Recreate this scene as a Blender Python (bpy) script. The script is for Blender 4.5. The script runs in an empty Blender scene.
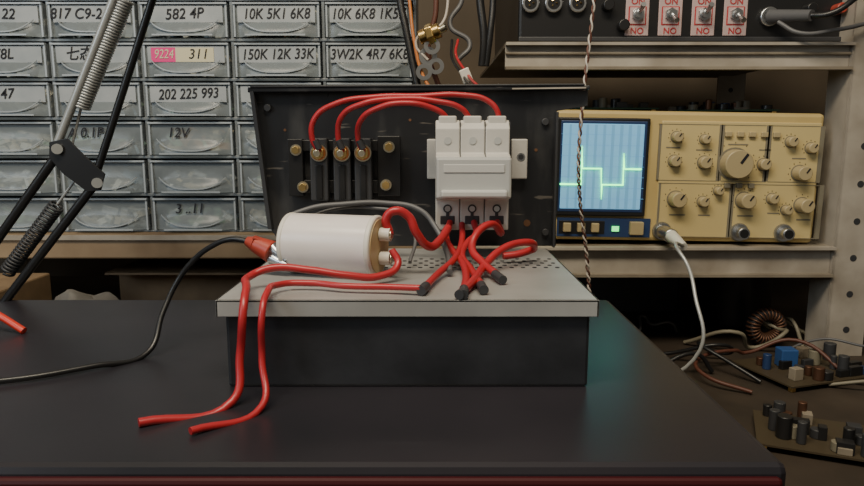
import bpy, bmesh, math, random
from mathutils import Vector, Matrix
random.seed(4)
ZC=1.2; F=672.0; TH=math.radians(9)
# eye height 1.2 m. at(): photo measurement -> metric point on the real vertical plane Y
def at(u,v,Y):
    a=(u-432)/F; b=(243-v)/F
    dy=math.cos(TH)+b*math.sin(TH); dz=-math.sin(TH)+b*math.cos(TH)
    k=Y/dy
    return Vector((a*k,Y,ZC+dz*k))
col=bpy.context.scene.collection
# ---------- materials
def mat(name,c,rough=.5,metal=0,em=0,noise=0,nscale=30,c2=None,bump=0,spec=.5,alpha=1):
    m=bpy.data.materials.new(name); m.use_nodes=True; n=m.node_tree; b=n.nodes['Principled BSDF']
    b.inputs['Base Color'].default_value=(*c,1); b.inputs['Roughness'].default_value=rough
    b.inputs['Metallic'].default_value=metal; b.inputs['Specular IOR Level'].default_value=spec
    if em: b.inputs['Emission Color'].default_value=(*c,1); b.inputs['Emission Strength'].default_value=em
    if noise or bump:
        t=n.nodes.new('ShaderNodeTexCoord'); x=n.nodes.new('ShaderNodeTexNoise'); x.inputs['Scale'].default_value=nscale; x.inputs['Detail'].default_value=5
        n.links.new(t.outputs['Object'],x.inputs['Vector'])
        if noise:
            r=n.nodes.new('ShaderNodeValToRGB'); r.color_ramp.elements[0].position=.5-noise/2; r.color_ramp.elements[1].position=.5+noise/2
            r.color_ramp.elements[0].color=(*c,1); r.color_ramp.elements[1].color=(*(c2 or [q*.6 for q in c]),1)
            n.links.new(x.outputs['Fac'],r.inputs['Fac']); n.links.new(r.outputs['Color'],b.inputs['Base Color'])
        if bump:
            p=n.nodes.new('ShaderNodeBump'); p.inputs['Strength'].default_value=bump; p.inputs['Distance'].default_value=.003
            n.links.new(x.outputs['Fac'],p.inputs['Height']); n.links.new(p.outputs['Normal'],b.inputs['Normal'])
    return m
M=dict(
 blk=mat('black_paint',(.016,.017,.020),.36,noise=.4,nscale=22,c2=(.038,.040,.047),bump=.35),
 case=mat('case_black_paint',(.014,.014,.018),.34,noise=.5,nscale=9,c2=(.026,.023,.029),bump=.08),
 blkp=mat('black_plastic',(.014,.014,.015),.35),
 dk=mat('dark_grey',(.035,.036,.04),.5),
 brass=mat('brass',(.78,.55,.22),.28,1), zinc=mat('zinc_plated',(.72,.66,.5),.3,1),
 steel=mat('steel',(.55,.56,.57),.3,1), silver=mat('silver_paint',(.42,.43,.42),.35,.35),
 red=mat('red_wire',(.40,.022,.028),.36), redp=mat('red_plastic',(.36,.05,.03),.4),
 redglow=mat('red_glow_case',(.045,.004,.006),.4),  # dark red case front, the red glow there put into its colour
 white=mat('white_plastic',(.66,.63,.56),.4), capw=mat('capacitor_white',(.80,.76,.75),.28,noise=.5,nscale=25,c2=(.70,.64,.60)), epoxy=mat('epoxy',(.50,.38,.20),.5),
 brk=mat('breaker_plastic',(.56,.545,.51),.42,noise=.5,nscale=35,c2=(.47,.45,.41)), brk2=mat('breaker_nose',(.42,.425,.41),.38), brklev=mat('breaker_lever',(.5,.5,.48),.35),
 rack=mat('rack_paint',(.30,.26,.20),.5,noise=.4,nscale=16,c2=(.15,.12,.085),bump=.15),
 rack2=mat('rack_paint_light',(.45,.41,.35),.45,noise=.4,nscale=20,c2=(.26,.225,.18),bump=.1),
 board=mat('shelf_board',(.34,.25,.155),.6,noise=.4,nscale=12,c2=(.17,.11,.06),bump=.15),
 tray=mat('tray_sheet',(.42,.42,.41),.42,.2,noise=.5,nscale=16,c2=(.28,.275,.265)),
 wall=mat('wall_plaster',(.15,.115,.08),.85,noise=.6,nscale=5,c2=(.06,.045,.03),bump=.3),
 floor=mat('concrete',(.12,.11,.10),.8,noise=.8,nscale=6),
 bench=mat('bench_top',(.065,.048,.034),.6,noise=.5,nscale=14,c2=(.022,.016,.012),bump=.25),
 cream=mat('scope_cream',(.58,.45,.195),.45,noise=.6,nscale=25,c2=(.50,.37,.15)), cream2=mat('scope_panel',(.58,.465,.22),.45),
 creamk=mat('knob_cream',(.42,.34,.19),.35), scopet=mat('scope_cover',(.20,.18,.13),.5),
 navy=mat('navy_print',(.02,.045,.13),.4), ink=mat('ink',(.01,.01,.015),.7),
 scr=mat('crt_screen',(.16,.40,.62),.2,em=.72), grat=mat('graticule',(.13,.34,.54),.4,em=.6), trace=mat('trace_green',(.08,1,.22),.4,em=5),
 led=mat('led_green',(.1,.9,.2),.4,em=2),
 cab=mat('drawer_frame',(.21,.24,.265),.35,noise=.5,nscale=25,c2=(.13,.145,.155)), lab=mat('paper_label',(.40,.42,.43),.5,noise=.5,nscale=40,c2=(.28,.31,.325)),
 pink=mat('pink_label',(.75,.04,.22),.5), yel=mat('yellow_label',(.62,.57,.38),.5), cable=mat('grey_cable',(.10,.10,.105),.45), orange=mat('orange_wire',(.5,.17,.04),.45),
 brown=mat('brown_wire',(.10,.035,.022),.5), wwire=mat('white_wire',(.50,.45,.40),.5),
 pcb=mat('green_pcb',(.02,.06,.035),.4), pcb2=mat('brown_pcb',(.06,.045,.026),.5), blue=mat('blue_part',(.03,.09,.26),.35), copper=mat('copper',(.7,.28,.12),.35,1), dcop=mat('copper_dull',(.13,.065,.04),.5,.7),
 bag=mat('plastic_bag',(.24,.22,.19),.45,bump=.5,nscale=40), card=mat('cardboard',(.27,.18,.10),.7,noise=.5), plate=mat('switch_plate',(.48,.36,.35),.4),
 redtxt=mat('red_print',(.40,.03,.035),.5),
)
def scuffed():
    m=mat('scuffed_black_paint',(.017,.018,.021),.3); n=m.node_tree; b=n.nodes['Principled BSDF']
    t=n.nodes.new('ShaderNodeTexCoord')
    def nse(sc_,scale,det=6):
        mp=n.nodes.new('ShaderNodeMapping'); mp.inputs['Scale'].default_value=sc_; x=n.nodes.new('ShaderNodeTexNoise'); x.inputs['Scale'].default_value=scale; x.inputs['Detail'].default_value=det
        n.links.new(t.outputs['Object'],mp.inputs['Vector']); n.links.new(mp.outputs[0],x.inputs['Vector']); return x
    a=nse((1,1,.35),26); c=nse((.5,1,3.5),60,3); d=nse((1,1,1),7,3)
    ra=n.nodes.new('ShaderNodeValToRGB'); ra.color_ramp.elements[0].position=.50; ra.color_ramp.elements[1].position=.78
    ra.color_ramp.elements[0].color=(.015,.016,.019,1); ra.color_ramp.elements[1].color=(.085,.085,.085,1)
    rc=n.nodes.new('ShaderNodeValToRGB'); rc.color_ramp.elements[0].position=.66; rc.color_ramp.elements[1].position=.72
    mx=n.nodes.new('ShaderNodeMixRGB'); mx.inputs[2].default_value=(.11,.10,.09,1)
    n.links.new(a.outputs['Fac'],ra.inputs['Fac']); n.links.new(c.outputs['Fac'],rc.inputs['Fac'])
    n.links.new(ra.outputs['Color'],mx.inputs[1]); n.links.new(rc.outputs['Color'],mx.inputs[0]); n.links.new(mx.outputs[0],b.inputs['Base Color'])
    rr=n.nodes.new('ShaderNodeMapRange'); rr.inputs['To Min'].default_value=.18; rr.inputs['To Max'].default_value=.55
    n.links.new(a.outputs['Fac'],rr.inputs['Value']); n.links.new(rr.outputs[0],b.inputs['Roughness'])
    bp=n.nodes.new('ShaderNodeBump'); bp.inputs['Strength'].default_value=.6; bp.inputs['Distance'].default_value=.012
    n.links.new(d.outputs['Fac'],bp.inputs['Height']); n.links.new(bp.outputs['Normal'],b.inputs['Normal'])
    return m
M['scuff']=scuffed()
def clearmat():
    m=bpy.data.materials.new('clear_drawer_plastic'); m.use_nodes=True; n=m.node_tree
    b=n.nodes['Principled BSDF']; b.inputs['Base Color'].default_value=(.33,.375,.40,1); b.inputs['Roughness'].default_value=.26
    tr=n.nodes.new('ShaderNodeBsdfTransparent'); tr.inputs['Color'].default_value=(.86,.91,.94,1)
    mx=n.nodes.new('ShaderNodeMixShader'); mx.inputs[0].default_value=.50
    n.links.new(tr.outputs[0],mx.inputs[1]); n.links.new(b.outputs[0],mx.inputs[2]); n.links.new(mx.outputs[0],n.nodes['Material Output'].inputs[0])
    return m
M['clear']=clearmat()
# ---------- builders
def root(name,loc=(0,0,0)):
    e=bpy.data.objects.new(name,None); e.location=loc; e.empty_display_size=.02; col.objects.link(e); return e
def link(o,parent):
    col.objects.link(o)
    if parent: o.parent=parent; o.matrix_parent_inverse=Matrix.Translation(-Vector(parent.location))
    return o
def fin(name,bm,m,parent,smooth=False,bevel=0,seg=2):
    bmesh.ops.recalc_face_normals(bm,faces=bm.faces)
    me=bpy.data.meshes.new(name); bm.to_mesh(me); bm.free()
    if smooth:
        for p in me.polygons: p.use_smooth=True
        me.set_sharp_from_angle(angle=math.radians(40))
    me.materials.append(m); o=bpy.data.objects.new(name,me); link(o,parent)
    if bevel:
        b=o.modifiers.new('b','BEVEL'); b.width=bevel; b.segments=seg; b.limit_method='ANGLE'
    return o
def box(parent,name,c,s,m,bevel=0,rot=None):
    bm=bmesh.new(); bmesh.ops.create_cube(bm,size=1); bmesh.ops.scale(bm,vec=s,verts=bm.verts)
    if rot: bmesh.ops.rotate(bm,cent=(0,0,0),matrix=rot.to_3x3() if hasattr(rot,'to_3x3') else rot,verts=bm.verts)
    bmesh.ops.translate(bm,vec=c,verts=bm.verts)
    return fin(name,bm,m,parent,False,bevel)
def bx(parent,name,x0,x1,y0,y1,z0,z1,m,bevel=0):
    return box(parent,name,((x0+x1)/2,(y0+y1)/2,(z0+z1)/2),(abs(x1-x0),abs(y1-y0),abs(z1-z0)),m,bevel)
def cyl(parent,name,p1,p2,r,m,seg=24,r2=None,bevel=0):
    p1=Vector(p1);p2=Vector(p2);d=p2-p1
    bm=bmesh.new(); bmesh.ops.create_cone(bm,cap_ends=True,segments=seg,radius1=r,radius2=r if r2 is None else r2,depth=d.length)
    q=d.to_track_quat('Z','Y').to_matrix()
    bmesh.ops.rotate(bm,cent=(0,0,0),matrix=q,verts=bm.verts); bmesh.ops.translate(bm,vec=(p1+p2)/2,verts=bm.verts)
    return fin(name,bm,m,parent,seg>8,bevel)
def tube(parent,name,pts,r,m,res=8):
    c=bpy.data.curves.new(name,'CURVE'); c.dimensions='3D'; c.bevel_depth=r; c.bevel_resolution=3; c.use_fill_caps=True; c.resolution_u=res
    s=c.splines.new('BEZIER'); s.bezier_points.add(len(pts)-1)
    for bp,p in zip(s.bezier_points,pts): bp.co=p; bp.handle_left_type=bp.handle_right_type='AUTO'
    c.materials.append(m); return link(bpy.data.objects.new(name,c),parent)
def poly(parent,name,pts,r,m):
    c=bpy.data.curves.new(name,'CURVE'); c.dimensions='3D'; c.bevel_depth=r; c.bevel_resolution=2; c.use_fill_caps=True
    s=c.splines.new('POLY'); s.points.add(len(pts)-1)
    for bp,p in zip(s.points,pts): bp.co=(*p,1)
    c.materials.append(m); return link(bpy.data.objects.new(name,c),parent)
def plate(parent,name,pts,t,m,bevel=0):
    bm=bmesh.new(); vs=[bm.verts.new(p) for p in pts]; f=bm.faces.new(vs)
    r=bmesh.ops.extrude_face_region(bm,geom=[f]); bmesh.ops.translate(bm,vec=t,verts=[g for g in r['geom'] if isinstance(g,bmesh.types.BMVert)])
    return fin(name,bm,m,parent,False,bevel)
def profx(parent,name,prof,x0,x1,m,bevel=0):
    return plate(parent,name,[(x0,y,z) for y,z in prof],(x1-x0,0,0),m,bevel)
def text(parent,name,s,loc,size,m,rot=(math.pi/2,0,0),shear=0,offset=0,sx=1):
    c=bpy.data.curves.new(name,'FONT'); c.body=s; c.size=size; c.extrude=.0001; c.shear=shear; c.align_x='CENTER'; c.align_y='CENTER'; c.offset=offset
    c.materials.append(m); o=bpy.data.objects.new(name,c); o.location=loc; o.rotation_euler=rot; o.scale=(sx,1,1); return link(o,parent)
def coil(parent,name,p1,p2,R,r,turns,m,m0=0,ph=0):
    p1=Vector(p1);p2=Vector(p2);d=p2-p1; q=d.to_track_quat('Z','Y'); n=int(turns*12)
    return poly(parent,name,[p1+d*(i/n)+q@Vector((R*math.cos(ph+i*math.pi/6),R*math.sin(ph+i*math.pi/6),0)) for i in range(n+1)],r,m)

# ---------- room
bx(None,'floor',-2.2,2.2,-1.6,1.25,-.02,0,M['floor'])
bx(None,'wall_back',-2.2,2.2,1.2,1.3,0,2.7,M['wall'])
bx(None,'wall_left',-2.3,-2.2,-1.6,1.2,0,2.7,M['wall'])
bx(None,'wall_right',2.2,2.3,-1.6,1.2,0,2.7,M['wall'])
# ---------- workbench
BZ=ZC-.24
b=root('workbench',(0,.6,BZ))
bx(b,'bench_top',-1.1,1.1,.22,1.15,BZ-.04,BZ,M['bench'],.003)
for i,(x,y) in enumerate([(-1.05,.27),(1.05,.27),(-1.05,1.1),(1.05,1.1)]): bx(b,f'leg_{i+1}',x-.03,x+.03,y-.03,y+.03,0,BZ-.04,M['rack'])
bx(b,'rail',-1.05,1.05,.25,.28,BZ-.14,BZ-.04,M['rack'])
# ---------- storage rack
r=root('storage_rack',(.3,.8,BZ))
zl=ZC-.1175; zu=ZC+.0957
def lpost(nm,x,y,sx):
    bx(r,nm+'_front',x,x+sx*.042,y,y+.003,BZ,ZC+.75,M['rack2'])
    bx(r,nm+'_side',x,x+sx*.003,y,y+.04,BZ,ZC+.75,M['rack2'])
    for k in range(24):
        cyl(r,f'{nm}_slot_{k}',(x+sx*.022,y-.0004,BZ+.03+k*.04),(x+sx*.022,y+.001,BZ+.03+k*.04),.0036,M['dk'],12)
lpost('post_right',.434,.716,1)
lpost('post_far_right',.478,1.05,-1)
for nm,z,h,x0 in (('lower',zl,.033,.035),('upper',zu,.0273,.076)):
    bx(r,nm+'_beam_front',x0,.434,.72,.723,z-h,z,M['rack2'],.001)
    bx(r,nm+'_beam_lip',x0,.434,.711,.72,z-.003,z,M['rack2'])
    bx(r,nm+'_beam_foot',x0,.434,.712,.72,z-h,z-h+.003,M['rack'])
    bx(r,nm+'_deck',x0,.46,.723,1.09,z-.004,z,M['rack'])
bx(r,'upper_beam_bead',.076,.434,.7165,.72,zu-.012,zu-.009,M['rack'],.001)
bx(r,'beam_stub_upper',.476,.72,.72,.723,zu-.0273,zu,M['rack2'])
bx(r,'rear_brace',.434,.72,1.05,1.055,zl-.10,zl-.06,M['rack'])
ws=root('wooden_bench_shelf',(-.4,.93,BZ))
bx(ws,'shelf_board',-.8,.03,.775,1.09,ZC-.1415,ZC-.1135,M['board'],.002)
bx(ws,'shelf_edge_strip',-.8,.03,.772,.775,ZC-.119,ZC-.1135,M['rack2'])
for x in (-.785,.015):
    for y in (.80,1.07): bx(ws,'support',x-.012,x+.012,y-.012,y+.012,BZ,ZC-.1415,M['board'],.001)
# ---------- drawers
ZB=ZC-.1131
cab=root('parts_drawer_cabinet',(-.3,.86,ZB))
X0=-.651; CP=.1052; RP=.0446; NC=6; NR=8; YF=.80
X1=X0+NC*CP
bx(cab,'back_panel',X0,X1,.928,.932,ZB,ZB+NR*RP,M['cab'])
for i in range(NC+1): bx(cab,f'divider_{i}',X0+i*CP-.0018,X0+i*CP+.0018,YF+.002,.93,ZB,ZB+NR*RP,M['cab'],.0006)
for j in range(NR+1): bx(cab,f'tier_{j}',X0,X1,YF+.001,.93,max(ZB,ZB+j*RP-.0016),ZB+j*RP+.0016,M['cab'],.0006)
w=CP-.007; h=RP-.0065
def drawer_mesh():
    bm=bmesh.new(); N=14
    grid=[]
    zs=[0,.06,.14,.24,.34,.42,.5,.75,1]
    for i in range(N+1):
        s=i/N; x=-w/2+s*w; e=math.sin(math.pi*min(1,max(0,(s-.08)/.84)))**.35 if .08<s<.92 else 0
        row=[]
        for z in zs:
            out=0
            if z<.5: out=.011*e*math.sin(math.pi*min(1,(.5-z)/.5*.5+.02))
            row.append(bm.verts.new((x,-out-(.0015 if z>=.5 else .0),z*h)))
        grid.append(row)
    for i in range(N):
        for k in range(len(zs)-1): bm.faces.new((grid[i][k],grid[i+1][k],grid[i+1][k+1],grid[i][k+1]))
    def q(*p): bm.faces.new([bm.verts.new(v) for v in p])
    q((-w/2,0,0),(w/2,0,0),(w/2,.12,0),(-w/2,.12,0))
    q((-w/2,0,0),(-w/2,.12,0),(-w/2,.12,h*.8),(-w/2,0,h)); q((w/2,0,0),(w/2,.12,0),(w/2,.12,h*.8),(w/2,0,h))
    me=bpy.data.meshes.new('drawer_shell'); bm.to_mesh(me); bm.free()
    for p in me.polygons: p.use_smooth=True
    me.set_sharp_from_angle(angle=math.radians(50)); me.materials.append(M['clear']); return me
dm=drawer_mesh()
M['rim']=mat('drawer_rim',(.37,.41,.44),.3)
def rim_mesh():
    bm=bmesh.new()
    for c,s in (((0,-.003,h-.0012),(w,.004,.0020)),((-w/2+.0012,-.002,h/2),(.0020,.003,h)),((w/2-.0012,-.002,h/2),(.0020,.003,h)),((0,-.0115,.0012),(w*.70,.002,.0018))):
        t=bmesh.ops.create_cube(bm,size=1)['verts']; bmesh.ops.scale(bm,vec=s,verts=t); bmesh.ops.translate(bm,vec=c,verts=t)
    N=16
    for i in range(N):
        s0=-1+2*i/N; s1=-1+2*(i+1)/N
        f=lambda s:(s*w*.40,-.0035-.0075*math.sqrt(max(0,1-s*s*.98)),h*(.10+.36*abs(s)**3))
        a=Vector(f(s0)); b_=Vector(f(s1)); up=Vector((0,0,.0014)); fw=Vector((0,-.0012,0))
        vs=[bm.verts.new(p) for p in (a,b_,b_+up,a+up,a+fw,b_+fw,b_+up+fw,a+up+fw)]
        for k in ((0,1,2,3),(7,6,5,4),(3,2,6,7),(0,4,5,1)): bm.faces.new([vs[x] for x in k])
    bmesh.ops.recalc_face_normals(bm,faces=bm.faces)
    me=bpy.data.meshes.new('drawer_rim'); bm.to_mesh(me); bm.free(); me.materials.append(M['rim']); return me
rmesh=rim_mesh()
ccols=[mat('bits_%d'%i,c,.5) for i,c in enumerate([(.60,.50,.32),(.75,.73,.66),(.12,.12,.12),(.40,.22,.1),(.80,.75,.62),(.25,.32,.38),(.66,.57,.42),(.25,.36,.22)])]
def bits_mesh(k):
    rr=random.Random(k); bm=bmesh.new(); ids=[]
    for i in range(44):
        n0=len(bm.faces)
        t=bmesh.ops.create_cube(bm,size=1)['verts'] if rr.random()<.6 else bmesh.ops.create_cone(bm,cap_ends=True,segments=8,radius1=.5,radius2=.5,depth=1)['verts']
        sz=(rr.uniform(.006,.026),rr.uniform(.004,.01),rr.uniform(.003,.009))
        bmesh.ops.scale(bm,vec=sz,verts=t)
        bmesh.ops.rotate(bm,cent=(0,0,0),matrix=Matrix.Rotation(rr.uniform(-1.2,1.2),3,'Y')@Matrix.Rotation(rr.uniform(-.8,.8),3,'Z'),verts=t)
        bmesh.ops.translate(bm,vec=(rr.uniform(-w*.4,w*.4),rr.uniform(.010,.030),rr.uniform(.006,h*.68)),verts=t)
        ids+= [rr.choice([0,0,1,1,2])]*(len(bm.faces)-n0)
    for v in bm.verts:
        v.co.z=min(max(v.co.z,.0008),h*.86); v.co.y=max(v.co.y,.001); v.co.x=min(max(v.co.x,-w*.48),w*.48)
    bm.faces.ensure_lookup_table()
    me=bpy.data.meshes.new('bits'); 
    for f,i in zip(bm.faces,ids): f.material_index=i
    bm.to_mesh(me); bm.free(); cs=rr.sample(ccols,3)
    for c in cs: me.materials.append(c)
    return me
bits=[bits_mesh(k) for k in range(12)]
writ={ (5,1):'10 22',(5,2):'817 C9-2',(5,3):'582 4P',(5,4):'10K 5K1 6K8',(5,5):'10K 6K8 1K5K',
 (4,1):'78L',(4,2):'七态',(4,3):'9224 311',(4,4):'150K 12K 33K',(4,5):'3W2K 4R7 6K8',
 (3,1):'47',(3,2):'501',(3,3):'202 225 993',(3,4):'22 1J',(3,5):'103',(2,2):'A 0.1P',(2,3):'12V',(1,4):'24V',(0,3):'3 ..11',(0,4):'2 TL',(1,2):'5'}
for j in range(NR):
    for i in range(NC):
        x=X0+(i+.5)*CP; z=ZB+j*RP+.0028
        for nm,me in (('drawer_shell',dm),('drawer_rim',rmesh),('drawer_parts',random.choice(bits))):
            o=bpy.data.objects.new(nm,me); o.location=(x,YF,z); link(o,cab)
            if nm=='drawer_parts': o.scale=(random.choice((-1,1)),1,random.uniform(.8,1.1))
        lz=z+h*.66
        if (j,i) in writ or j>=6:
            full = j>=3
            lw=w*(.90 if full else .46)
            off=0 if full else random.uniform(-.018,.004)
            if full: bx(cab,'label',x+off-lw/2,x+off+lw/2,YF-.0030,YF-.0024,lz-h*.24,lz+h*.24,M['lab'])
            if i==2: off=-.018
            if (j,i)==(4,3):
                bx(cab,'label_pink',x-.040,x-.012,YF-.0036,YF-.0031,lz-h*.22,lz+h*.2,M['pink'])
                bx(cab,'label_yellow',x-.012,x+.032,YF-.0036,YF-.0031,lz-h*.22,lz+h*.2,M['yel'])
                text(cab,'writing','9224',(x-.0255,YF-.0040,lz),.0145,M['yel'],shear=.2,sx=.78)
                text(cab,'writing','311',(x+.014,YF-.0040,lz),.0155,M['ink'],shear=.2)
            elif (j,i) in writ:
                s=writ[(j,i)]
                text(cab,'writing',s,(x+off,YF-.0036,lz),.0165,M['ink'],rot=(math.pi/2,random.uniform(-.05,.05),0),shear=.2,offset=.00012,sx=.84 if len(s)>8 else .95)
# ---------- oscilloscope
YS=.728
sx0,sx1,sz0,sz1=.118,.417,ZC-.1134,ZC+.0265
sc=root('oscilloscope',(.2675,.85,ZC-.1175))
bx(sc,'cover',sx0+.004,sx1-.004,YS+.012,1.02,sz0+.003,sz1-.001,M['scopet'],.004)
bx(sc,'front_bezel',sx0,sx1,YS,YS+.02,sz0,sz1,M['cream'],.004)
for i,(x,y) in enumerate([(sx0+.03,.76),(sx1-.03,.76),(sx0+.03,.98),(sx1-.03,.98)]): cyl(sc,f'foot_{i+1}',(x,y,ZC-.1175),(x,y,sz0+.003),.009,M['blkp'])
def rect(nm,u0,v0,u1,v1,m,out=.0012,bev=0,Y=YS):
    a=at(u0,v1,Y); c=at(u1,v0,Y); return bx(sc,nm,a.x,c.x,Y-out,Y+.001,a.z,c.z,m,bev)
rect('control_panel',654,121,820,237,M['cream2'],.0015,.001)
rect('crt_bezel',551,119,648,217,M['blkp'],.004,.0015)
rect('crt_bezel_trim',556,122,645,213,M['navy'],.0045,.001)
rect('crt_screen',558,125,642,210,M['scr'],.0052,.001)
for k in range(1,10):
    u=558+k*8.4; rect(f'grat_v{k}',u,126,u+.4,209,M['grat'],.0054)
for k in range(1,8):
    v=125+k*10.6; rect(f'grat_h{k}',559,v,641,v+.4,M['grat'],.0054)
Yt=YS-.0065
poly(sc,'trace',[at(u,v,Yt) for u,v in [(559,186),(580,186),(580.5,148),(581,170),(600,170),(600.5,200),(601,186),(622,186),(622.5,155),(623,170),(640,170)]],.0009,M['trace'])
rect('lower_strip',556,219,650,238,M['navy'],.0014,.0004)
rect('lower_strip_face',558,222,604,235,M['blkp'],.002,.0004)
for u in (566,580,594): rect('button',u-4,224,u+4,233,M['creamk'],.006,.001)
rect('led',611,227,618,232,M['led'],.003); rect('power_button',628,222,642,235,M['creamk'],.007,.001)
def knob(u,v,rp,m,dep=.012,met=False):
    c=at(u,v,YS); r_=rp*.72/F
    cyl(sc,'knob_ring',c+Vector((0,-.0025,0)),c,r_*1.18,M['scopet'],24)
    if met:
        cyl(sc,'bnc_collar',c+Vector((0,-.005,0)),c,r_*1.05,M['steel'],24); cyl(sc,'bnc_barrel',c+Vector((0,-.015,0)),c,r_*.75,M['steel'],24,bevel=.0004)
        cyl(sc,'bnc_core',c+Vector((0,-.0153,0)),c,r_*.55,M['blkp'],20)
    else:
        cyl(sc,'knob',c+Vector((0,-dep,0)),c,r_,m,24,r2=r_*1.05,bevel=.0008)
        box(sc,'knob_mark',c+Vector((r_*.3,-dep-.0002,r_*.4)),(r_*.18,.0006,r_*.8),M['ink'],rot=Matrix.Rotation(.6,3,'Y'))
        for k in range(9):
            a=math.radians(-130+k*32.5)+math.pi/2
            box(sc,'tick',c+Vector((math.cos(a)*r_*1.5,-.0016,math.sin(a)*r_*1.5)),(.0006,.0006,.0012),M['ink'])
for u,v,q in [(732,163,14),(672,161,5.5),(702,162,6),(761,163,5.5),(674,199,7.5),(701,201,5),(716,190,4),(742,199,7.5),(770,197,5),(797,171,7),(788,140,5),(808,146,5),(800,203,7),(784,208,4.5),(674,137,5),(702,139,4.5)]: knob(u,v,q,M['creamk'],.016 if q>6 else .010)
for u,v in [(661,231),(738,231),(782,231)]: knob(u,v,8,None,met=True)
for u in range(722,782,12): rect('push_button',u,131,u+7,136,M['creamk'],.005,.0006)
for u in (722,734,746): rect('push_button_grey',u,184-2,u+6,187,M['scopet'],.005,.0006)
for (a_,b_,c_,d_) in [(657,124,717,180),(719,124,764,180),(766,124,818,180),(657,183,728,236),(730,183,818,236)]:
    for e in ((a_,b_,c_,b_+.6),(a_,d_,c_,d_+.6),(a_,b_,a_+.6,d_),(c_,b_,c_+.6,d_)): rect('panel_line',*e,M['scopet'],.0018)
for u,v,l in [(664,147,14),(694,149,16),(726,143,20),(757,148,12),(790,156,14),(668,214,16),(697,214,12),(736,214,16),(766,211,12),(795,217,14)]: rect('print_bar',u,v,u+l,v+1.3,M['scopet'],.0018)
sc.rotation_euler=(0,math.radians(.9),0)
# probe on scope
pr=root('oscilloscope_probe_lead',at(661,231,.70))
p=at(661,231,YS)
cyl(pr,'bnc_plug',p+Vector((0,-.034,-.001)),p+Vector((0,-.006,0)),.0075,M['steel'],24,bevel=.001)
cyl(pr,'plug_boot',p+Vector((.004,-.058,-.008)),p+Vector((0,-.033,-.001)),.0042,M['white'],20,r2=.0068)
tube(pr,'cable',[p+Vector((.004,-.056,-.007)),at(676,246,.64),at(688,266,.62),at(695,295,.60),at(700,350,.58),Vector((.2,.62,BZ+.003)),Vector((.24,.70,BZ+.003))],.0017,M['silver'])
# ---------- switch box on upper shelf
pb=root('bench_power_supply',(.29,.86,zu))
bx(pb,'housing',.092,.50,.742,1.02,zu+.004,zu+.11,M['blkp'],.003)
for x in (.11,.48):
    for y in (.76,1.0): cyl(pb,'foot',(x,y,zu),(x,y,zu+.005),.008,M['blkp'])
bx(pb,'front_lip',.092,.50,.738,.742,zu+.004,zu+.009,M['dk'],.001)
YP=.742
for k,u in enumerate((637,670,703,735)):
    c=at(u,15,YP)
    bx(pb,'switch_plate',c.x-.0125,c.x+.0125,YP-.0015,YP,c.z-.0215,c.z+.0185,M['plate'],.001)
    bx(pb,'switch_plate_inset',c.x-.0095,c.x+.0095,YP-.002,YP,c.z-.0108,c.z+.0085,M['redtxt'],.0005)
    bx(pb,'switch_body',c.x-.0082,c.x+.0082,YP-.0026,YP,c.z-.0096,c.z+.0074,M['plate'],.0005)
    cyl(pb,'nut',c+Vector((0,-.006,0)),c,.0068,M['steel'],6); cyl(pb,'bushing',c+Vector((0,-.010,0)),c,.0042,M['steel'],16)
    cyl(pb,'lever',c+Vector((0,-.008,0)),c+Vector((0,-.022,-.009 if k%2 else .007)),.0016,M['steel'],12,r2=.0028)
    text(pb,'lettering','ON',c+Vector((0,-.0020,.0135)),.0090,M['redtxt'],offset=.0001)
    text(pb,'lettering','ON',c+Vector((0,-.0020,-.0160)),.0090,M['redtxt'],rot=(math.pi/2,math.pi,0),offset=.0001)
for u in (530,553,577):
    c=at(u,4,YP); cyl(pb,'panel_connector',c+Vector((0,-.006,0)),c,.0095,M['steel'],28,bevel=.001); cyl(pb,'connector_core',c+Vector((0,-.0063,0)),c,.0065,M['blkp'],24)
    for a in (0,2.1,4.2): cyl(pb,'pin',c+Vector((.003*math.cos(a),-.0075,.003*math.sin(a))),c,.0009,M['brass'],10)
for u,v in [(607,6),(622,26)]:
    c=at(u,v,YP); cyl(pb,'fuse_cap',c+Vector((0,-.010,0)),c,.0060,M['blkp'],20,bevel=.001)
c=at(768,17,YP); cyl(pb,'jack_ring',c+Vector((0,-.005,0)),c,.010,M['steel'],28,bevel=.001)
cyl(pb,'jack_plug',c+Vector((.022,-.045,-.006)),c+Vector((0,-.004,0)),.0055,M['cable'],20,r2=.007)
tube(pb,'jack_cable',[c+Vector((.021,-.043,-.006)),c+Vector((.035,-.055,-.006)),c+Vector((.06,-.055,.01)),c+Vector((.10,-.03,.03)),c+Vector((.12,0,.04)),c+Vector((.14,.05,-.008))],.0030,M['blkp'])
tube(pb,'jack_cable_2',[at(778,22,.72),at(800,33,.705),at(835,30,.70),at(880,20,.71)],.0022,M['cable'])
c=at(806,10,YP); cyl(pb,'binding_post',c+Vector((0,-.014,0)),c,.0055,M['blkp'],20,bevel=.001)
c=at(835,10,YP); cyl(pb,'binding_post',c+Vector((0,-.014,0)),c,.0055,M['redp'],20,bevel=.001)
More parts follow.
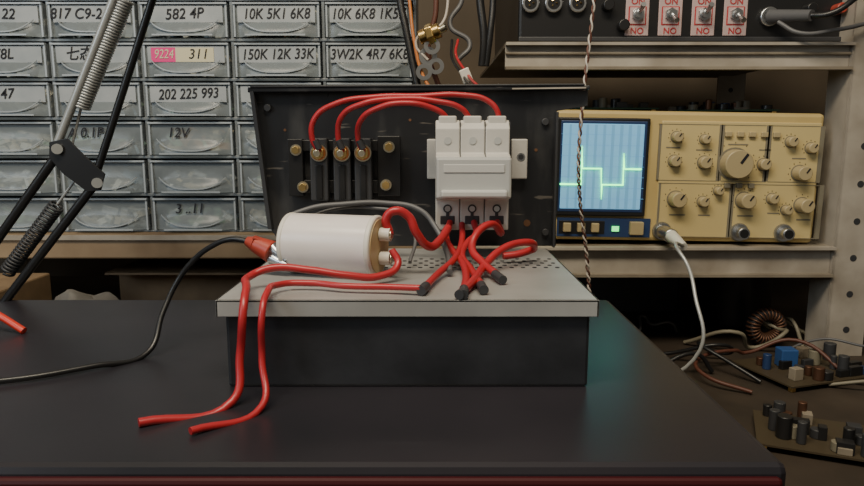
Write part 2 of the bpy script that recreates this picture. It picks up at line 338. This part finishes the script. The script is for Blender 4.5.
# ---------- sheet metal machine panel
ch=root('machine_back_panel',(0,.56,ZC-.147))
YB=.56
def pp(u,v,Y=YB): return at(u,v,Y)
pl=[pp(252,92),pp(588,90),pp(588,106),pp(557,111),pp(556,246),pp(282,246),pp(270,228)]
plate(ch,'sheet',pl,(0,.002,0),M['scuff'],.0005)
plate(ch,'top_flange',[pp(250,88),pp(588,86),pp(588,90),pp(250,93)],(0,-.008,0),M['scuff'],.0008)
plate(ch,'top_flange_edge',[pp(250,85.5,.551),pp(585,83.5,.551),pp(585,85.2,.551),pp(250,87.5,.551)],(0,.025,0),M['dk'],.0004)
plate(ch,'worn_edge',[pp(512,88,.551),pp(586,87,.551),pp(586,88.4,.551),pp(512,89.4,.551)],(0,-.0006,0),M['rack2'])
a=pp(556,112);d=pp(556,246)
bx(ch,'right_flange',a.x-.001,a.x+.001,YB-.008,YB,d.z,a.z,M['dk'],.0004)
plate(ch,'left_flange',[pp(252,92),pp(256,92),pp(274,228),pp(270,228)],(0,-.008,0),M['dk'],.0004)
for u,v in [(268,108),(545,122),(545,232),(291,232),(420,238)]:
    q=pp(u,v); cyl(ch,'screw',q+Vector((0,-.003,0)),q,.003,M['dk'],16,bevel=.0005)
rustm=mat('rust',(.12,.055,.025),.8)
for u,v,s in [(527,223,.003),(536,150,.0014),(410,120,.0012),(285,130,.0012)]:
    q=pp(u,v); cyl(ch,'chip_mark',q+Vector((0,-.0004,0)),q,s,rustm,9)
tyr=root('perforated_chassis_tray',(0,.47,ZC-.147))
TZ=ZC-.093; tx0,tx1=-.125,.0965; ty1=.558
bx(tyr,'tray_top',tx0,tx1,.377,ty1,TZ-.0015,TZ,M['tray'],.0004)
bx(tyr,'tray_front_lip',tx0,tx1,.377,.3785,TZ-.010,TZ,M['tray'],.0004)
bx(tyr,'tray_side_lip',tx1-.0015,tx1,.377,ty1,TZ-.010,TZ,M['tray'],.0004)
bx(tyr,'tray_side_lip_left',tx0,tx0+.0015,.377,ty1,TZ-.010,TZ,M['tray'],.0004)
bx(tyr,'tray_base',tx0+.004,tx1-.004,.381,ty1,ZC-.147,TZ-.0016,M['blk'],.002)
bm=bmesh.new()
for i in range(26):
    for j in range(5):
        x=tx0+.010+i*.0082+(j%2)*.0041; y=.474+j*.0085
        if x<tx1-.006: 
            t=bmesh.ops.create_cone(bm,cap_ends=True,segments=12,radius1=.0016,radius2=.0016,depth=.0006)['verts']; bmesh.ops.translate(bm,vec=(x,y,TZ),verts=t)
fin('vent_holes',bm,M['ink'],tyr)
# big black case under it
bc=root('welder_case',(-.1,.39,BZ))
bx(bc,'top_cover',-.46,.162,.284,.60,ZC-.165,ZC-.147,M['case'],.004)
bx(bc,'body',-.456,.158,.289,.595,BZ+.008,ZC-.165,M['case'])
bx(bc,'front_face',-.45,.152,.283,.290,BZ+.012,ZC-.166,M['redglow'],.002)
bx(bc,'front_trim',-.456,.158,.2805,.286,ZC-.1655,ZC-.152,M['redglow'],.002)
for x in (-.43,.13):
    for y in (.31,.57): cyl(bc,'foot',(x,y,BZ),(x,y,BZ+.009),.012,M['blkp'])
# ---------- terminal block
YF_=.5595
tb=root('terminal_block',pp(345,170))
def ubox(par,nm,u0,v0,u1,v1,y0,y1,m,bev=.0006):
    a=at(u0,v1,y0); c=at(u1,v0,y0); return bx(par,nm,a.x,c.x,y0,y1,a.z,c.z,m,bev)
ubox(tb,'rail_upper',289,140,399,151,.552,YF_,M['blkp']); ubox(tb,'rail_lower',296,180,398,193,.552,YF_,M['blkp'])
ubox(tb,'bracket_left',289,139,302,196,.549,YF_,M['blkp']); ubox(tb,'bracket_right',378,136,400,196,.551,YF_,M['blkp'])
for u in (319,342,363):
    ubox(tb,'terminal_bar',u-8,138,u+8,201,.543,YF_,M['dk'],.0012)
    ubox(tb,'terminal_ridge',u-3,165,u+3,199,.541,.545,M['blkp'],.0008)
    q=at(u,153,.543)
    cyl(tb,'washer',q+Vector((0,-.0015,0)),q,.0068,M['zinc'],24); cyl(tb,'ring_lug',q+Vector((0,-.003,0)),q,.0058,M['copper'],24)
    cyl(tb,'nut',q+Vector((0,-.0075,0)),q,.0052,M['brass'],6,bevel=.0004); cyl(tb,'stud',q+Vector((0,-.012,0)),q,.0028,M['zinc'],16,bevel=.0004)
for u,v in [(296,150),(303,187),(386,185),(389,147)]:
    q=at(u,v,.549); cyl(tb,'bolt_washer',q+Vector((0,-.001,0)),q+Vector((0,.002,0)),.0046,M['zinc'],20); cyl(tb,'bolt',q+Vector((0,-.0045,0)),q,.0034,M['brass'],6,bevel=.0003)
# ---------- breaker
cb=root('circuit_breaker',(.031,.53,ZC-.03))
bx0=.0025; pw=.0188
for k in range(3):
    x=bx0+k*pw+.0003; x2=x+pw-.0006
    prof=[(YB-.001,ZC+.0123),(.519,ZC+.0123),(.512,ZC+.006),(.512,ZC-.0125),(.503,ZC-.0145),(.503,ZC-.0455),(.512,ZC-.0475),(.512,ZC-.071),(YB-.001,ZC-.071)]
    profx(cb,f'pole_{k+1}',prof,x,x2,M['brk'],.0008)
    xc=(x+x2)/2
    bx(cb,'upper_terminal_cap',xc-.0068,xc+.0068,.5165,.53,ZC+.008,ZC+.0155,M['brk'],.001)
    cyl(cb,'upper_screw_hole',(xc,.5114,ZC-.003),(xc,.514,ZC-.003),.0028,M['brk2'],20)
    bx(cb,'wire_entry_lower',xc-.0055,xc+.0055,.5114,.514,ZC-.0665,ZC-.0600,M['dk'],.0006)
    cyl(cb,'lower_screw_hole',(xc,.5114,ZC-.0545),(xc,.514,ZC-.0545),.0033,M['dk'],20)
    cyl(cb,'lower_screw',(xc,.5112,ZC-.0545),(xc,.513,ZC-.0545),.0022,M['steel'],16)
    bx(cb,'lower_slot',xc-.0012,xc+.0012,.5113,.514,ZC-.0615,ZC-.056,M['dk'])
    bx(cb,'pole_seam',x2,x2+.0006,.5135,.55,ZC-.07,ZC+.011,M['dk'])
bx(cb,'nose_cover',bx0+.0006,bx0+3*pw-.0006,.492,.504,ZC-.0455,ZC-.0150,M['brk2'],.0018)
bx(cb,'nose_window',bx0+.006,bx0+3*pw-.006,.4913,.4925,ZC-.0260,ZC-.0200,M['brklev'],.0004)
bx(cb,'lever_bar',bx0+.004,bx0+3*pw-.004,.486,.4935,ZC-.0440,ZC-.0385,M['brklev'],.0015)
for s,u0,u1 in ((1,511,528),(-1,427,440)):
    a=at(u0,179,.552); c=at(u1,139,.552)
    bx(cb,'mount_tab',a.x,c.x,.552,YF_,a.z,c.z,M['brk'],.001)
q=at(521,157,.552); cyl(cb,'tab_hole',q+Vector((0,-.0006,0)),q,.0022,M['dk'],16); cyl(cb,'tab_screw_ring',q+Vector((0,-.0003,0)),q,.0034,M['steel'],16)
# ---------- red wires
rw=root('red_power_wire_loom',at(420,110,.53))
R=.0022
def W(nm,pts,m=M['red'],r_=R,par=None): return tube(par or rw,nm,[q if isinstance(q,Vector) else at(*q) for q in pts],r_,m)
W('jumper_1',[(319,152,.534),(312,138,.532),(315,118,.53),(335,104,.528),(375,97,.526),(420,96,.524),(462,95,.524),(488,101,.524),(498,113,.523),(498,121,.524)])
W('jumper_2',[(342,152,.534),(338,136,.532),(342,116,.526),(362,104,.52),(395,99,.519),(435,101,.519),(462,109,.521),(471,121,.524)])
W('jumper_3',[(363,152,.534),(358,138,.532),(361,120,.524),(378,108,.517),(405,103,.514),(432,108,.518),(445,116,.521),(447,122,.524)])
for u in (319,342,363): W('lug_sleeve',[(u,149,.533),(u-4,140,.532)],M['dk'],.0027)
W('load_1',[(450,222,.512),(446,236,.50),(452,250,.485),(462,262,.460),(466,276,.425),(464,290,.388)],r_=.0025)
W('load_2',[(474,222,.512),(476,234,.50),(468,242,.49),(462,254,.475),(470,268,.45),(482,286,.398)],r_=.0025)
W('load_3',[(497,222,.512),(501,233,.500),(492,224,.485),(478,232,.475),(472,248,.465),(482,262,.45),(497,275,.426)],r_=.0027)
W('load_4',[(534,249,.498),(532,243,.485),(514,244,.475),(498,252,.465),(486,264,.45),(474,280,.41),(462,292,.384)],r_=.0027)
W('load_5',[(503,256,.490),(518,254,.492),(534,249,.498)],r_=.0027)
W('load_6',[(462,224,.512),(462,240,.495),(455,258,.465),(440,272,.435),(425,287,.396)],r_=.0023)
# ferrules on the free ends
for q0,q1 in (((464,289,.390),(463.5,295,.377)),((481,285,.400),(484,290,.388)),((495,274,.428),(503,280,.415)),((464,291,.386),(459,295,.377)),((426,286,.398),(421,291,.386))):
    cyl(rw,'ferrule',at(*q0),at(*q1),.0029,M['dk'],16)
# ---------- capacitor
cp=root('film_capacitor',at(333,248,.46))
cr_=.0205; cz=TZ+cr_+.0006
ca=Vector((-.0975,.458,cz)); cbv=Vector((-.036,.441,cz)); ax=(cbv-ca).normalized()
cyl(cp,'can',ca,cbv,cr_-.0004,M['capw'],48,bevel=.002)
cyl(cp,'end_rim_left',ca-ax*.0006,ca+ax*.003,cr_,M['white'],48,bevel=.001)
cyl(cp,'end_rim_right',cbv-ax*.003,cbv+ax*.0008,cr_,M['white'],48,bevel=.001)
cyl(cp,'end_resin',cbv,cbv+ax*.0014,cr_-.0025,M['epoxy'],40)
for dz in (.008,-.008):
    q=cbv+Vector((0,0,dz)); cyl(cp,'terminal',q,q+ax*.010,.003,M['zinc'],16); cyl(cp,'terminal_sleeve',q+ax*.002,q+ax*.009,.0045,M['white'],16)
q=cbv+Vector((0,0,.008))+ax*.008
tube(rw,'cap_lead_1',[q,at(389,232,.440),at(386,219,.440),at(394,211,.440),at(408,216,.442),at(416,232,.442),at(428,246,.45),at(440,240,.47),at(448,228,.49)],.0030,M['red'])
W('cap_lead_2',[Vector((-.15,.325,ZC-.1445)),Vector((-.11,.352,ZC-.1440)),(240,355,.364),(243,312,.364),(246,290,.376),(252,275,.405),(272,268,.410),(310,270,.410),(345,275,.412),(380,276,.42),(398,264,.43),(392,250,.434)],r_=.0024)
W('cap_lead_3',[Vector((-.12,.315,ZC-.1445)),Vector((-.092,.345,ZC-.1440)),(262,360,.362),(262,315,.362),(266,295,.372),(282,284,.398),(310,283,.402),(345,286,.395),(390,287,.392),(420,288,.388)],M['red'],.0020)
# ---------- alligator clip lead
al=root('alligator_clip_lead',at(265,250,.45))
A=at(247,241,.452); B=at(272,252,.447); C=at(287,262,.440)
cyl(al,'boot_rear',A,at(255,244,.4505),.0032,M['redp'],18,r2=.0055); cyl(al,'boot',at(255,244,.4505),B,.0055,M['redp'],18,r2=.0078,bevel=.001)
cyl(al,'jaw_upper',B+Vector((0,0,.003)),C+Vector((0,0,.001)),.0045,M['steel'],12,r2=.0014); cyl(al,'jaw_lower',B-Vector((0,0,.004)),C-Vector((0,0,.002)),.0045,M['steel'],12,r2=.0014)
box(al,'thumb_tab',at(262,240,.449),(.012,.006,.002),M['redp'],.0006,rot=Matrix.Rotation(.35,3,'Y'))
tube(al,'lead',[A,at(232,239,.455),at(212,246,.46),at(192,262,.465),at(176,284,.465),at(163,312,.455),Vector((-.192,.435,ZC-.1440)),Vector((-.215,.41,ZC-.1440)),Vector((-.27,.38,ZC-.1440)),Vector((-.33,.39,ZC-.1440))],.0019,M['blkp'])
gc=root('grey_signal_cable',at(350,205,.50))
tube(gc,'cable',[at(285,262,.49),at(279,240,.49),at(284,222,.492),at(305,210,.495),at(345,204,.50),at(385,203,.505),at(420,210,.502),(at(436,228,.495)),at(446,250,.48),at(450,272,.44)],.0020,M['cable'])
tube(gc,'cable_2',[at(300,222,.50),at(330,210,.503),at(375,208,.505),at(405,216,.50),at(415,236,.49),at(410,262,.47)],.0013,M['cable'])
# ---------- twisted pair
tw=root('twisted_pair_wire',at(585,150,.62))
path=[at(597,-60,.66),at(594,0,.65),at(585,80,.64),at(579,150,.63),at(580,200,.62),at(586,250,.61),at(590,300,.60),at(592,352,.595)]
def cr(P,t):
    n=len(P)-1; i=min(int(t*n),n-1); f=t*n-i; p0=P[max(i-1,0)];p1=P[i];p2=P[i+1];p3=P[min(i+2,n)]
    return .5*((2*p1)+(p2-p0)*f+(2*p0-5*p1+4*p2-p3)*f*f+(3*p1-p0-3*p2+p3)*f**3)
for k,mm in enumerate((M['brown'],M['wwire'])):
    poly(tw,f'strand_{k+1}',[cr(path,i/420)+Vector((.0011*math.cos(i*.42+k*math.pi),.0011*math.sin(i*.42+k*math.pi),0)) for i in range(421)],.0009,mm)
# ---------- desk lamp
dl=root('desk_lamp',at(0,397,.60))
YL=.60
def L(u,v,dy=0): return at(u-3,v,YL+dy)
for dy in (-.006,.006):
    cyl(dl,'upper_rod_silver',L(58,150,dy),L(140,-60,dy),.0036,M['silver'],12)
    cyl(dl,'upper_rod_black',L(100,172,dy),L(172,-52,dy),.0033,M['blkp'],12)
    cyl(dl,'lower_rod',L(62,152,dy),L(-42,300,dy),.0040,M['blkp'],12)
    cyl(dl,'lower_rod_b',L(98,184,dy),L(-8,322,dy),.0040,M['blkp'],12)
    plate(dl,'elbow_plate',[L(52,142,dy*1.7),L(70,138,dy*1.7),L(88,156,dy*1.7),L(108,174,dy*1.7),L(104,190,dy*1.7),L(90,192,dy*1.7),L(66,174,dy*1.7),L(52,158,dy*1.7)],(0,.0015,0),M['blkp'],.0005)
for q in ((60,149),(100,183)): cyl(dl,'elbow_bolt',L(*q,-.014),L(*q,.014),.0045,M['silver'],16)
coil(dl,'upper_spring',L(84,108),L(128,0),.0064,.0013,40,M['silver'])
cyl(dl,'spring_hook',L(84,108),L(74,150),.0012,M['silver'],8)
coil(dl,'lower_spring',L(60,205),L(10,272),.0060,.0012,24,M['dk'])
cyl(dl,'spring_hook_lower',L(60,205),L(84,172),.0012,M['silver'],8)
cyl(dl,'post',(L(-25,312).x,YL,BZ+.02),(L(-25,312).x,YL,L(-25,300).z),.007,M['blkp'],16)
cyl(dl,'base',(L(-25,312).x,YL+.02,BZ),(L(-25,312).x,YL+.02,BZ+.02),.012,M['blkp'],32,bevel=.002)
H=L(160,-70)
box(dl,'head_bracket',H,(.045,.022,.03),M['blkp'],.003)
cyl(dl,'shade',H+Vector((.01,-.02,.0)),H+Vector((.05,-.13,-.01)),.03,M['blkp'],32,r2=.062)
# ---------- hanging tools/cables between drawers and shelf
hk=root('hanging_cable_bundle',at(460,0,.74))
bx(hk,'hook_rail',-.06,.076,.745,.750,ZC+.19,ZC+.205,M['steel'],.001)
for u in (410,428,488): 
    q=at(u,-40,.742); cyl(hk,'hook',(q.x,.728,ZC+.197),(q.x,.748,ZC+.197),.0018,M['steel'],10)
def Wh(nm,pts,m,r_): tube(hk,nm,[at(*q) for q in pts],r_,m)
Wh('black_cable',[(398,-50,.74),(400,0,.735),(406,30,.73),(412,60,.725),(418,88,.72)],M['blkp'],.0040)
Wh('orange_wire',[(404,-50,.74),(410,5,.73),(414,40,.722),(424,78,.715),(436,96,.71)],M['orange'],.0018)
Wh('white_wire',[(440,-50,.74),(448,0,.735),(440,26,.73),(425,30,.72),(416,44,.72),(428,60,.715)],M['wwire'],.0015)
Wh('black_cable_2',[(478,-50,.74),(480,0,.735),(484,40,.73),(482,66,.73)],M['blkp'],.0042)
Wh('black_cable_3',[(492,-50,.74),(493,0,.735),(490,35,.73),(486,66,.73)],M['blkp'],.0036)
Wh('black_cable_4',[(455,-50,.75),(462,0,.745),(450,25,.74),(470,44,.735),(458,60,.73)],M['cable'],.0026)
Wh('brown_cable',[(430,-50,.755),(436,10,.75),(428,50,.75),(440,90,.75)],M['brown'],.0030)
Wh('red_lead',[(458,40,.72),(456,55,.70),(466,72,.68),(478,86,.62),(486,92,.59)],M['red'],.0014)
Wh('black_lead',[(452,40,.72),(452,58,.70),(462,74,.68),(472,88,.62)],M['blkp'],.0014)
q=at(466,76,.675); box(hk,'white_plug',q,(.010,.008,.014),M['white'],.001,rot=Matrix.Rotation(-.4,3,'Y'))
bcn=at(420,38,.715); bc2=at(440,30,.71)
cyl(hk,'brass_body',bcn,bc2,.0075,M['brass'],24,bevel=.001); cyl(hk,'brass_nut',bcn.lerp(bc2,.35),bcn.lerp(bc2,.7),.0105,M['brass'],6,bevel=.001); cyl(hk,'brass_tip',bc2,at(446,27,.708),.004,M['zinc'],16)
for i,(u,v,rr) in enumerate([(428,56,9),(436,66,8),(424,72,8),(432,46,8)]):
    q=at(u,v,.716-i*.002)
    bm=bmesh.new(); N=28
    vo=[];vi=[]
    for k in range(N):
        a=2*math.pi*k/N; ro=rr*.7/F; ri=ro*.5
        vo.append(bm.verts.new(q+Vector((ro*math.cos(a),0,ro*math.sin(a))))); vi.append(bm.verts.new(q+Vector((ri*math.cos(a),0,ri*math.sin(a)))))
    fs=[bm.faces.new((vo[k],vo[(k+1)%N],vi[(k+1)%N],vi[k])) for k in range(N)]
    g=bmesh.ops.extrude_face_region(bm,geom=fs); bmesh.ops.translate(bm,vec=(0,.0016,0),verts=[x for x in g['geom'] if isinstance(x,bmesh.types.BMVert)])
    fin('washer',bm,M['steel'],hk,False)
# ---------- junk behind / around
def board(rt,x,y,z,sxx,syy,rz,seed,pm='pcb2',hm=1):
    rr=random.Random(seed); Rm=Matrix.Rotation(rz,3,'Z')
    def lb(nm,c,s,m,bev=.0005): c=Rm@Vector(c); box(rt,nm,(x+c.x,y+c.y,z+c.z),s,m,bev,rot=Rm)
    lb('board',(0,0,.006),(sxx,syy,.0016),M[pm],0)
    for a in (-1,1):
        for b_ in (-1,1): lb('standoff',(a*(sxx/2-.005),b_*(syy/2-.005),.0026),(.005,.005,.0052),M['brass'])
    for k in range(26):
        c=(rr.uniform(-.42,.42)*sxx,rr.uniform(-.42,.42)*syy,0); t=rr.random(); hh=rr.uniform(.006,.02)*hm
        if t<.4: lb('chip',(c[0],c[1],.0068+hh*.3),(rr.uniform(.006,.016),rr.uniform(.005,.01),hh*.6),rr.choice([M['blkp'],M['dk'],M['rack'],M['blkp']]))
        else:
            cc=Rm@Vector(c); cyl(rt,'electrolytic',(x+cc.x,y+cc.y,z+.0068),(x+cc.x,y+cc.y,z+.0068+hh),rr.uniform(.003,.006),rr.choice([M['blkp'],M['dk'],M['navy'],M['dcop'],M['scopet']]),16,bevel=.0005)
jb=root('circuit_board',(.44,.62,BZ)); board(jb,.385,.66,BZ,.12,.08,.3,3)
bx(jb,'blue_relay',.355,.372,.655,.670,BZ+.0068,BZ+.026,M['blue'],.001)
tr=root('toroid_coil',(.395,.74,BZ))
N=26
tr_c=Vector((.385,.75,BZ+.0235))
pts=[]
for i in range(N*14+1):
    t=i/14; A_=2*math.pi*t/N; ph=2*math.pi*t
    rr=.015+.0065*math.cos(ph); pts.append(tr_c+Vector((rr*math.cos(A_),.0085*math.sin(ph),rr*math.sin(A_))))
poly(tr,'winding',pts,.0012,M['dcop'])
bm=bmesh.new(); G=[]
for i in range(32):
    a=2*math.pi*i/32; G.append([bm.verts.new(tr_c+Vector(((.015+x)*math.cos(a),y,(.015+x)*math.sin(a)))) for x,y in ((-.005,-.007),(.005,-.007),(.005,.007),(-.005,.007))])
for i in range(32):
    for k in range(4): bm.faces.new((G[i][k],G[(i+1)%32][k],G[(i+1)%32][(k+1)%4],G[i][(k+1)%4]))
fin('core',bm,M['dk'],tr)
sk=root('rotary_transformer',(.36,.86,BZ))
cyl(sk,'drum',(.395,.86,BZ),(.395,.86,BZ+.085),.045,M['blkp'],40,bevel=.004); cyl(sk,'top_ring',(.395,.86,BZ+.085),(.395,.86,BZ+.095),.030,M['scopet'],40,bevel=.002); cyl(sk,'shaft',(.395,.86,BZ+.09),(.395,.86,BZ+.102),.007,M['steel'],20)
b2=root('circuit_board',(.5,.5,BZ)); board(b2,.31,.50,BZ,.10,.07,-.4,9)
b4=root('circuit_board',(.5,.5,BZ)); board(b4,.46,.55,BZ,.10,.10,.2,19)
b3=root('circuit_board',(.3,.9,ZC+.03)); board(b3,.20,.80,sz1-.0015,.10,.08,.1,12,'pcb',.6)
b5=root('circuit_board',(.3,.9,ZC+.03)); board(b5,.335,.80,sz1-.0035,.11,.07,-.1,15,'pcb',.6)
for k in range(16):
    rr=random.Random(50+k); x=rr.uniform(.22,.55); y=rr.uniform(.42,.78)
    t=root('loose_wire',(x,y,BZ)); P=[Vector((x,y,BZ+.003))]
    for _ in range(6): P.append(P[-1]+Vector((rr.uniform(-.05,.05),rr.uniform(-.04,.04),0))); P[-1].z=BZ+rr.uniform(.004,.03); P[-1].x=max(P[-1].x,.18)
    P[-1].z=BZ+.003
    tube(t,'wire',P,rr.uniform(.0012,.0028),rr.choice([M['cable'],M['brown'],M['scopet'],M['blkp'],M['blkp']]))
cbr=root('cable_reel_box',(.30,.95,BZ))
bx(cbr,'carton',.20,.34,.90,1.05,BZ,BZ+.07,M['dk'],.003); bx(cbr,'lid',.195,.345,.895,1.055,BZ+.07,BZ+.078,M['scopet'],.002)
# left clutter
cbx=root('cardboard_box',(-.54,.70,BZ)); bx(cbx,'carton',-.60,-.44,.65,.76,BZ,BZ+.085,M['card'],.002); bx(cbx,'flap',-.60,-.44,.61,.65,BZ+.083,BZ+.0855,M['card'])
cb2=root('cardboard_box',(-.3,.88,BZ)); bx(cb2,'carton',-.40,-.16,.84,.98,BZ,BZ+.075,M['card'],.002); bx(cb2,'flap',-.40,-.16,.805,.84,BZ+.073,BZ+.0755,M['card'])
pbg=root('plastic_bag',(-.40,.68,BZ))
bm=bmesh.new(); bmesh.ops.create_icosphere(bm,subdivisions=4,radius=1)
from mathutils import noise as nz
for v in bm.verts:
    n_=nz.noise(v.co*2.2)*.22+nz.noise(v.co*6)*.08; v.co*=1+n_; v.co=Vector((v.co.x*.055,v.co.y*.035,max(v.co.z,-.75)*.045))
bmesh.ops.translate(bm,vec=(-.365,.68,BZ+.0345),verts=bm.verts)
fin('bag',bm,M['bag'],pbg,True)
rp=root('red_handle_pliers',(-.3,.5,ZC-.147))
tube(rp,'handle',[at(-30,300,.50),at(0,316,.495),at(24,331,.49)],.0028,mat('bright_red',(.6,.04,.02),.35))
# ---------- lights
def area(n,loc,tgt,size,pw_,c):
    l=bpy.data.lights.new(n,'AREA'); l.shape='RECTANGLE'; l.size=size[0]; l.size_y=size[1]; l.energy=pw_; l.color=c
    o=bpy.data.objects.new(n,l); o.location=loc; o.rotation_euler=(Vector(tgt)-Vector(loc)).to_track_quat('-Z','Y').to_euler(); col.objects.link(o)
area('ceiling_lamp',(-.15,.0,2.1),(0,.7,1.1),(.9,.25),16.5,(1,.88,.68))
area('cool_fill',(-1.3,-.5,1.8),(-.3,.7,1.2),(.7,.7),8.5,(.78,.90,1))  # cool fill light added from the left to lift the drawer fronts
wd=bpy.data.worlds.new('world'); bpy.context.scene.world=wd; wd.use_nodes=True
wd.node_tree.nodes['Background'].inputs[0].default_value=(.95,.88,.74,1); wd.node_tree.nodes['Background'].inputs[1].default_value=.15
cam=bpy.data.cameras.new('camera'); cam.lens=28; cam.sensor_width=36; cam.clip_start=.01
co=bpy.data.objects.new('camera',cam); co.location=(0,0,ZC); co.rotation_euler=(math.pi/2-TH,0,0); col.objects.link(co); bpy.context.scene.camera=co
